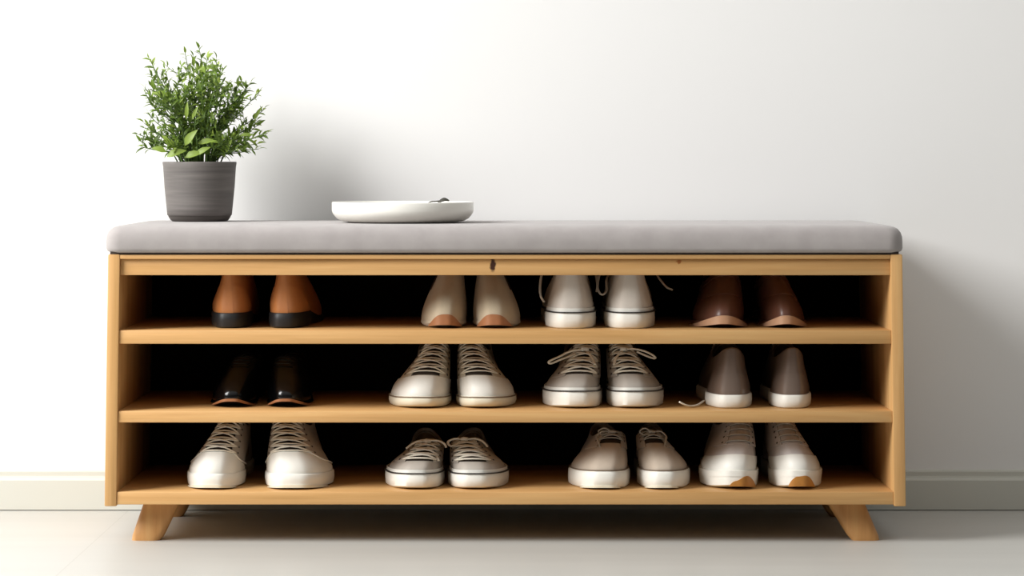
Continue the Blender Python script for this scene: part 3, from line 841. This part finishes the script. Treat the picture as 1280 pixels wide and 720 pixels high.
for i in range(108):
    if i<len(tips): px,row=tips[i]
    else:
        px=rnd.uniform(182,324) if i%2 else max(182,min(320,rnd.gauss(248,34)))
        t0=ztop(px)+14; row=t0+(rnd.random()**1.2)*(190-t0)
    tx=(px-249.5)*sc; tz=CAMZ-(row-CY)*sc-CUSH
    edge=min(1,abs(tx)/.095)
    ty=rnd.uniform(-1,1)*.07*math.sqrt(max(.08,1-edge**2))
    b=Vector((tx*.22+rnd.uniform(-.010,.010),ty*.3+rnd.uniform(-.01,.01),.078))
    e=Vector((tx,ty,tz)); h=max(.02,tz-.078)
    q1=b.lerp(e,.35)+Vector((-tx*.06,0,.12*h+.006)); q2=b.lerp(e,.7)+Vector((rnd.uniform(-.006,.006),rnd.uniform(-.006,.006),.06*h+.004))
    pts=smooth_path([b,q1,q2,e],5)
    tube_geo(pts,.0012,5,1,SV,SF,lambda t:1-.6*t)
    ln=sum((pts[k+1]-pts[k]).length for k in range(len(pts)-1))
    tone=rnd.uniform(-.2,.16); big=rnd.choice((.85,1,1,1.25))
    spray(pts,max(5,int(ln/.0085)),.22,tone,big)
    for c in range(rnd.choice((1,2,2,3))):
        f=rnd.uniform(.4,.85)*(len(pts)-1); a=int(f); p=pts[a].lerp(pts[a+1],f-a); tg=(pts[a+1]-pts[a]).normalized()
        d=(tg*.6+Vector((rnd.choice((-1,1))*rnd.uniform(.4,1),rnd.uniform(-.6,.6),rnd.uniform(-.1,.6)))).normalized()
        L=rnd.uniform(.016,.03)*(.7 if edge>.75 else 1)
        tw=smooth_path([p,p+d*L*.5+Vector((0,0,-.0015)),p+d*L+Vector((0,0,.003))],3)
        tube_geo(tw,.0007,4,1,SV,SF,lambda t:1-.5*t)
        spray(tw,5,.3,tone,.8*big,.8)
# a few broad leaves low over the rim and in the crown
for (px,row,dx,dz,L,w,ty) in ((214,196,.9,.35,.03,.013,-.05),(236,197,.9,.3,.028,.012,-.05),(250,194,.8,.5,.024,.010,-.05),(222,186,-.4,.5,.026,.012,-.045),(236,182,.3,.4,.03,.013,-.048),(252,180,.8,.2,.026,.010,-.045),(212,190,-.9,.3,.022,.010,-.04),(265,84,-.6,-.1,.022,.007,0),(213,120,-.6,.1,.022,.011,-.03),(222,118,.5,-.6,.02,.011,-.03),(240,150,.05,1,.026,.0065,-.07),(318,150,.5,.9,.024,.006,0),(255,88,.9,.35,.024,.008,-.01),(246,150,.4,.9,.022,.006,-.06),(300,170,1,.1,.024,.006,-.02)):
    p=Vector(((px-249.5)*sc,ty,CAMZ-(row-CY)*sc-CUSH))
    leaf(p,Vector((dx,-.15,dz)),Vector((0,-.9,.5)),L,w,.75)
fo=link('foliage',LV,LF,leaf_mat(),plant)
at_=fo.data.attributes.new('tone','FLOAT','POINT')
for i,t in enumerate(LT): at_.data[i].value=t
link('stems',SV,SF,plain('green stem',(84,110,50),.6),plant)

# ------------------------------------------------------------------ plate with sprig
QX,QY=at(503.5,.16),.16
RP=88.5*(QY-CAMY)/FPX
plate=empty('plate',(QX,QY,CUSH),'shallow white round dish lying on the grey cushion right of the plant','dish')
Mpl=plain('white glazed ceramic',(236,234,226),.3,.01,20,spec=.45)
lathe('dish_body',[(.05,.0012),(.074,.0012),(.0752,0),(.078,0),(.079,.0010),(.088,.0024),(RP-.0075,.0060),(RP-.0025,.0115),(RP-.0004,.0155),(RP,.0185),(RP,.0285),(RP-.0008,.0298),(RP-.002,.030),(RP-.0034,.0292),(RP-.0045,.024),(RP-.009,.017),(RP-.02,.0115),(.06,.0095),(.0005,.009)],Mpl,plate,96,auto=None)
# dried curled leaf lying over the rim
sp=empty('dried_leaf',(QX+.052,QY+.03,CUSH+.0105),'small dark curled leaf lying in the white dish at its right','leaf')
Mle=plain('dark dried leaf',(54,52,44),.7,.2,200,.3,600)
def curled(name,L,w,h,bend,off,par,rot):
    V=[];F=[];nu,nw=14,8
    for side in (0,1):
        for i in range(nu+1):
            t=i/nu; ww=w*math.sin(PI*min(1,t*.92+.06))**.8
            for j in range(nw+1):
                a=(j/nw-.5)*2
                x=-L*.5+L*t; y=ww*a; z=h*math.sin(PI*t)*.8+h*t*.5-(abs(a)**2)*ww*bend - side*.0014
                V.append(Matrix.Rotation(rot,3,'Z')@Vector((x,y,z))+Vector(off))
    w_=nw+1; bs=(nu+1)*w_
    for i in range(nu):
        for j in range(nw):
            q=i*w_+j;F.append((q,q+1,q+w_+1,q+w_));q+=bs;F.append((q,q+w_,q+w_+1,q+1))
        for j in (0,nw):
            q=i*w_+j;F.append((q,q+w_,q+w_+bs,q+bs))
    for j in range(nw):
        for i in (0,nu):
            q=i*w_+j;F.append((q,q+1,q+1+bs,q+bs))
    return link(name,V,F,Mle,par)
curled('leaf_blade',.017,.0075,.0062,.5,(.006,0,.0185),sp,.15)
V,F=tube_geo(smooth_path([(-.024,.004,.001),(-.02,.002,.013),(-.013,0,.0188),(-.005,0,.0196),(.002,0,.0205)],5),.0011,6)
link('leaf_stalk',V,F,Mle,sp)

# ------------------------------------------------------------------ light, camera
sc_=bpy.context.scene
w=bpy.data.worlds.new('room light'); sc_.world=w; w.use_nodes=True
nt=w.node_tree; bg=nt.nodes['Background']; bg.inputs['Strength'].default_value=1
tc=nt.nodes.new('ShaderNodeTexCoord'); sx=nt.nodes.new('ShaderNodeSeparateXYZ'); nt.links.new(tc.outputs['Generated'],sx.inputs[0])
rp=nt.nodes.new('ShaderNodeValToRGB'); nt.links.new(sx.outputs['Z'],rp.inputs['Fac'])
rp.color_ramp.elements[0].position=0; rp.color_ramp.elements[0].color=(.035,.034,.032,1)     # dim far walls of the room, pale ceiling above
rp.color_ramp.elements[1].position=1; rp.color_ramp.elements[1].color=(.78,.775,.76,1)
q=rp.color_ramp.elements.new(.25); q.color=(.09,.088,.084,1)
q=rp.color_ramp.elements.new(.6); q.color=(.60,.595,.58,1)
nt.links.new(rp.outputs['Color'],bg.inputs['Color'])
def area(name,loc,tgt,size,power,col):
    l=bpy.data.lights.new(name,'AREA'); l.shape='RECTANGLE'; l.size,l.size_y=size; l.energy=power; l.color=col
    o=bpy.data.objects.new(name,l); COL.objects.link(o); o.location=loc
    o.rotation_euler=(Vector(tgt)-Vector(loc)).to_track_quat('-Z','Y').to_euler(); return o
az,el,D=math.radians(60),math.radians(30),3.5
d=Vector((-math.sin(az)*math.cos(el),-math.cos(az)*math.cos(el),math.sin(el)))
area('window_light',d*D+Vector((0,.2,.3)),(0,.2,.3),(1.6,1.6),184,(1,.995,.985))
cam=bpy.data.cameras.new('camera'); co=bpy.data.objects.new('camera',cam); COL.objects.link(co)
co.location=(0,CAMY,CAMZ); co.rotation_euler=(PI/2,0,0)
cam.sensor_width=36; cam.lens=FPX/1280*36; cam.shift_x=0; cam.shift_y=-(360-CY)/1280
cam.clip_start=.1; cam.clip_end=50
sc_.camera=co
sc_.view_settings.view_transform='Standard'; sc_.view_settings.look='None'
sc_.view_settings.exposure=0; sc_.view_settings.gamma=1; sc_.view_settings.use_curve_mapping=False
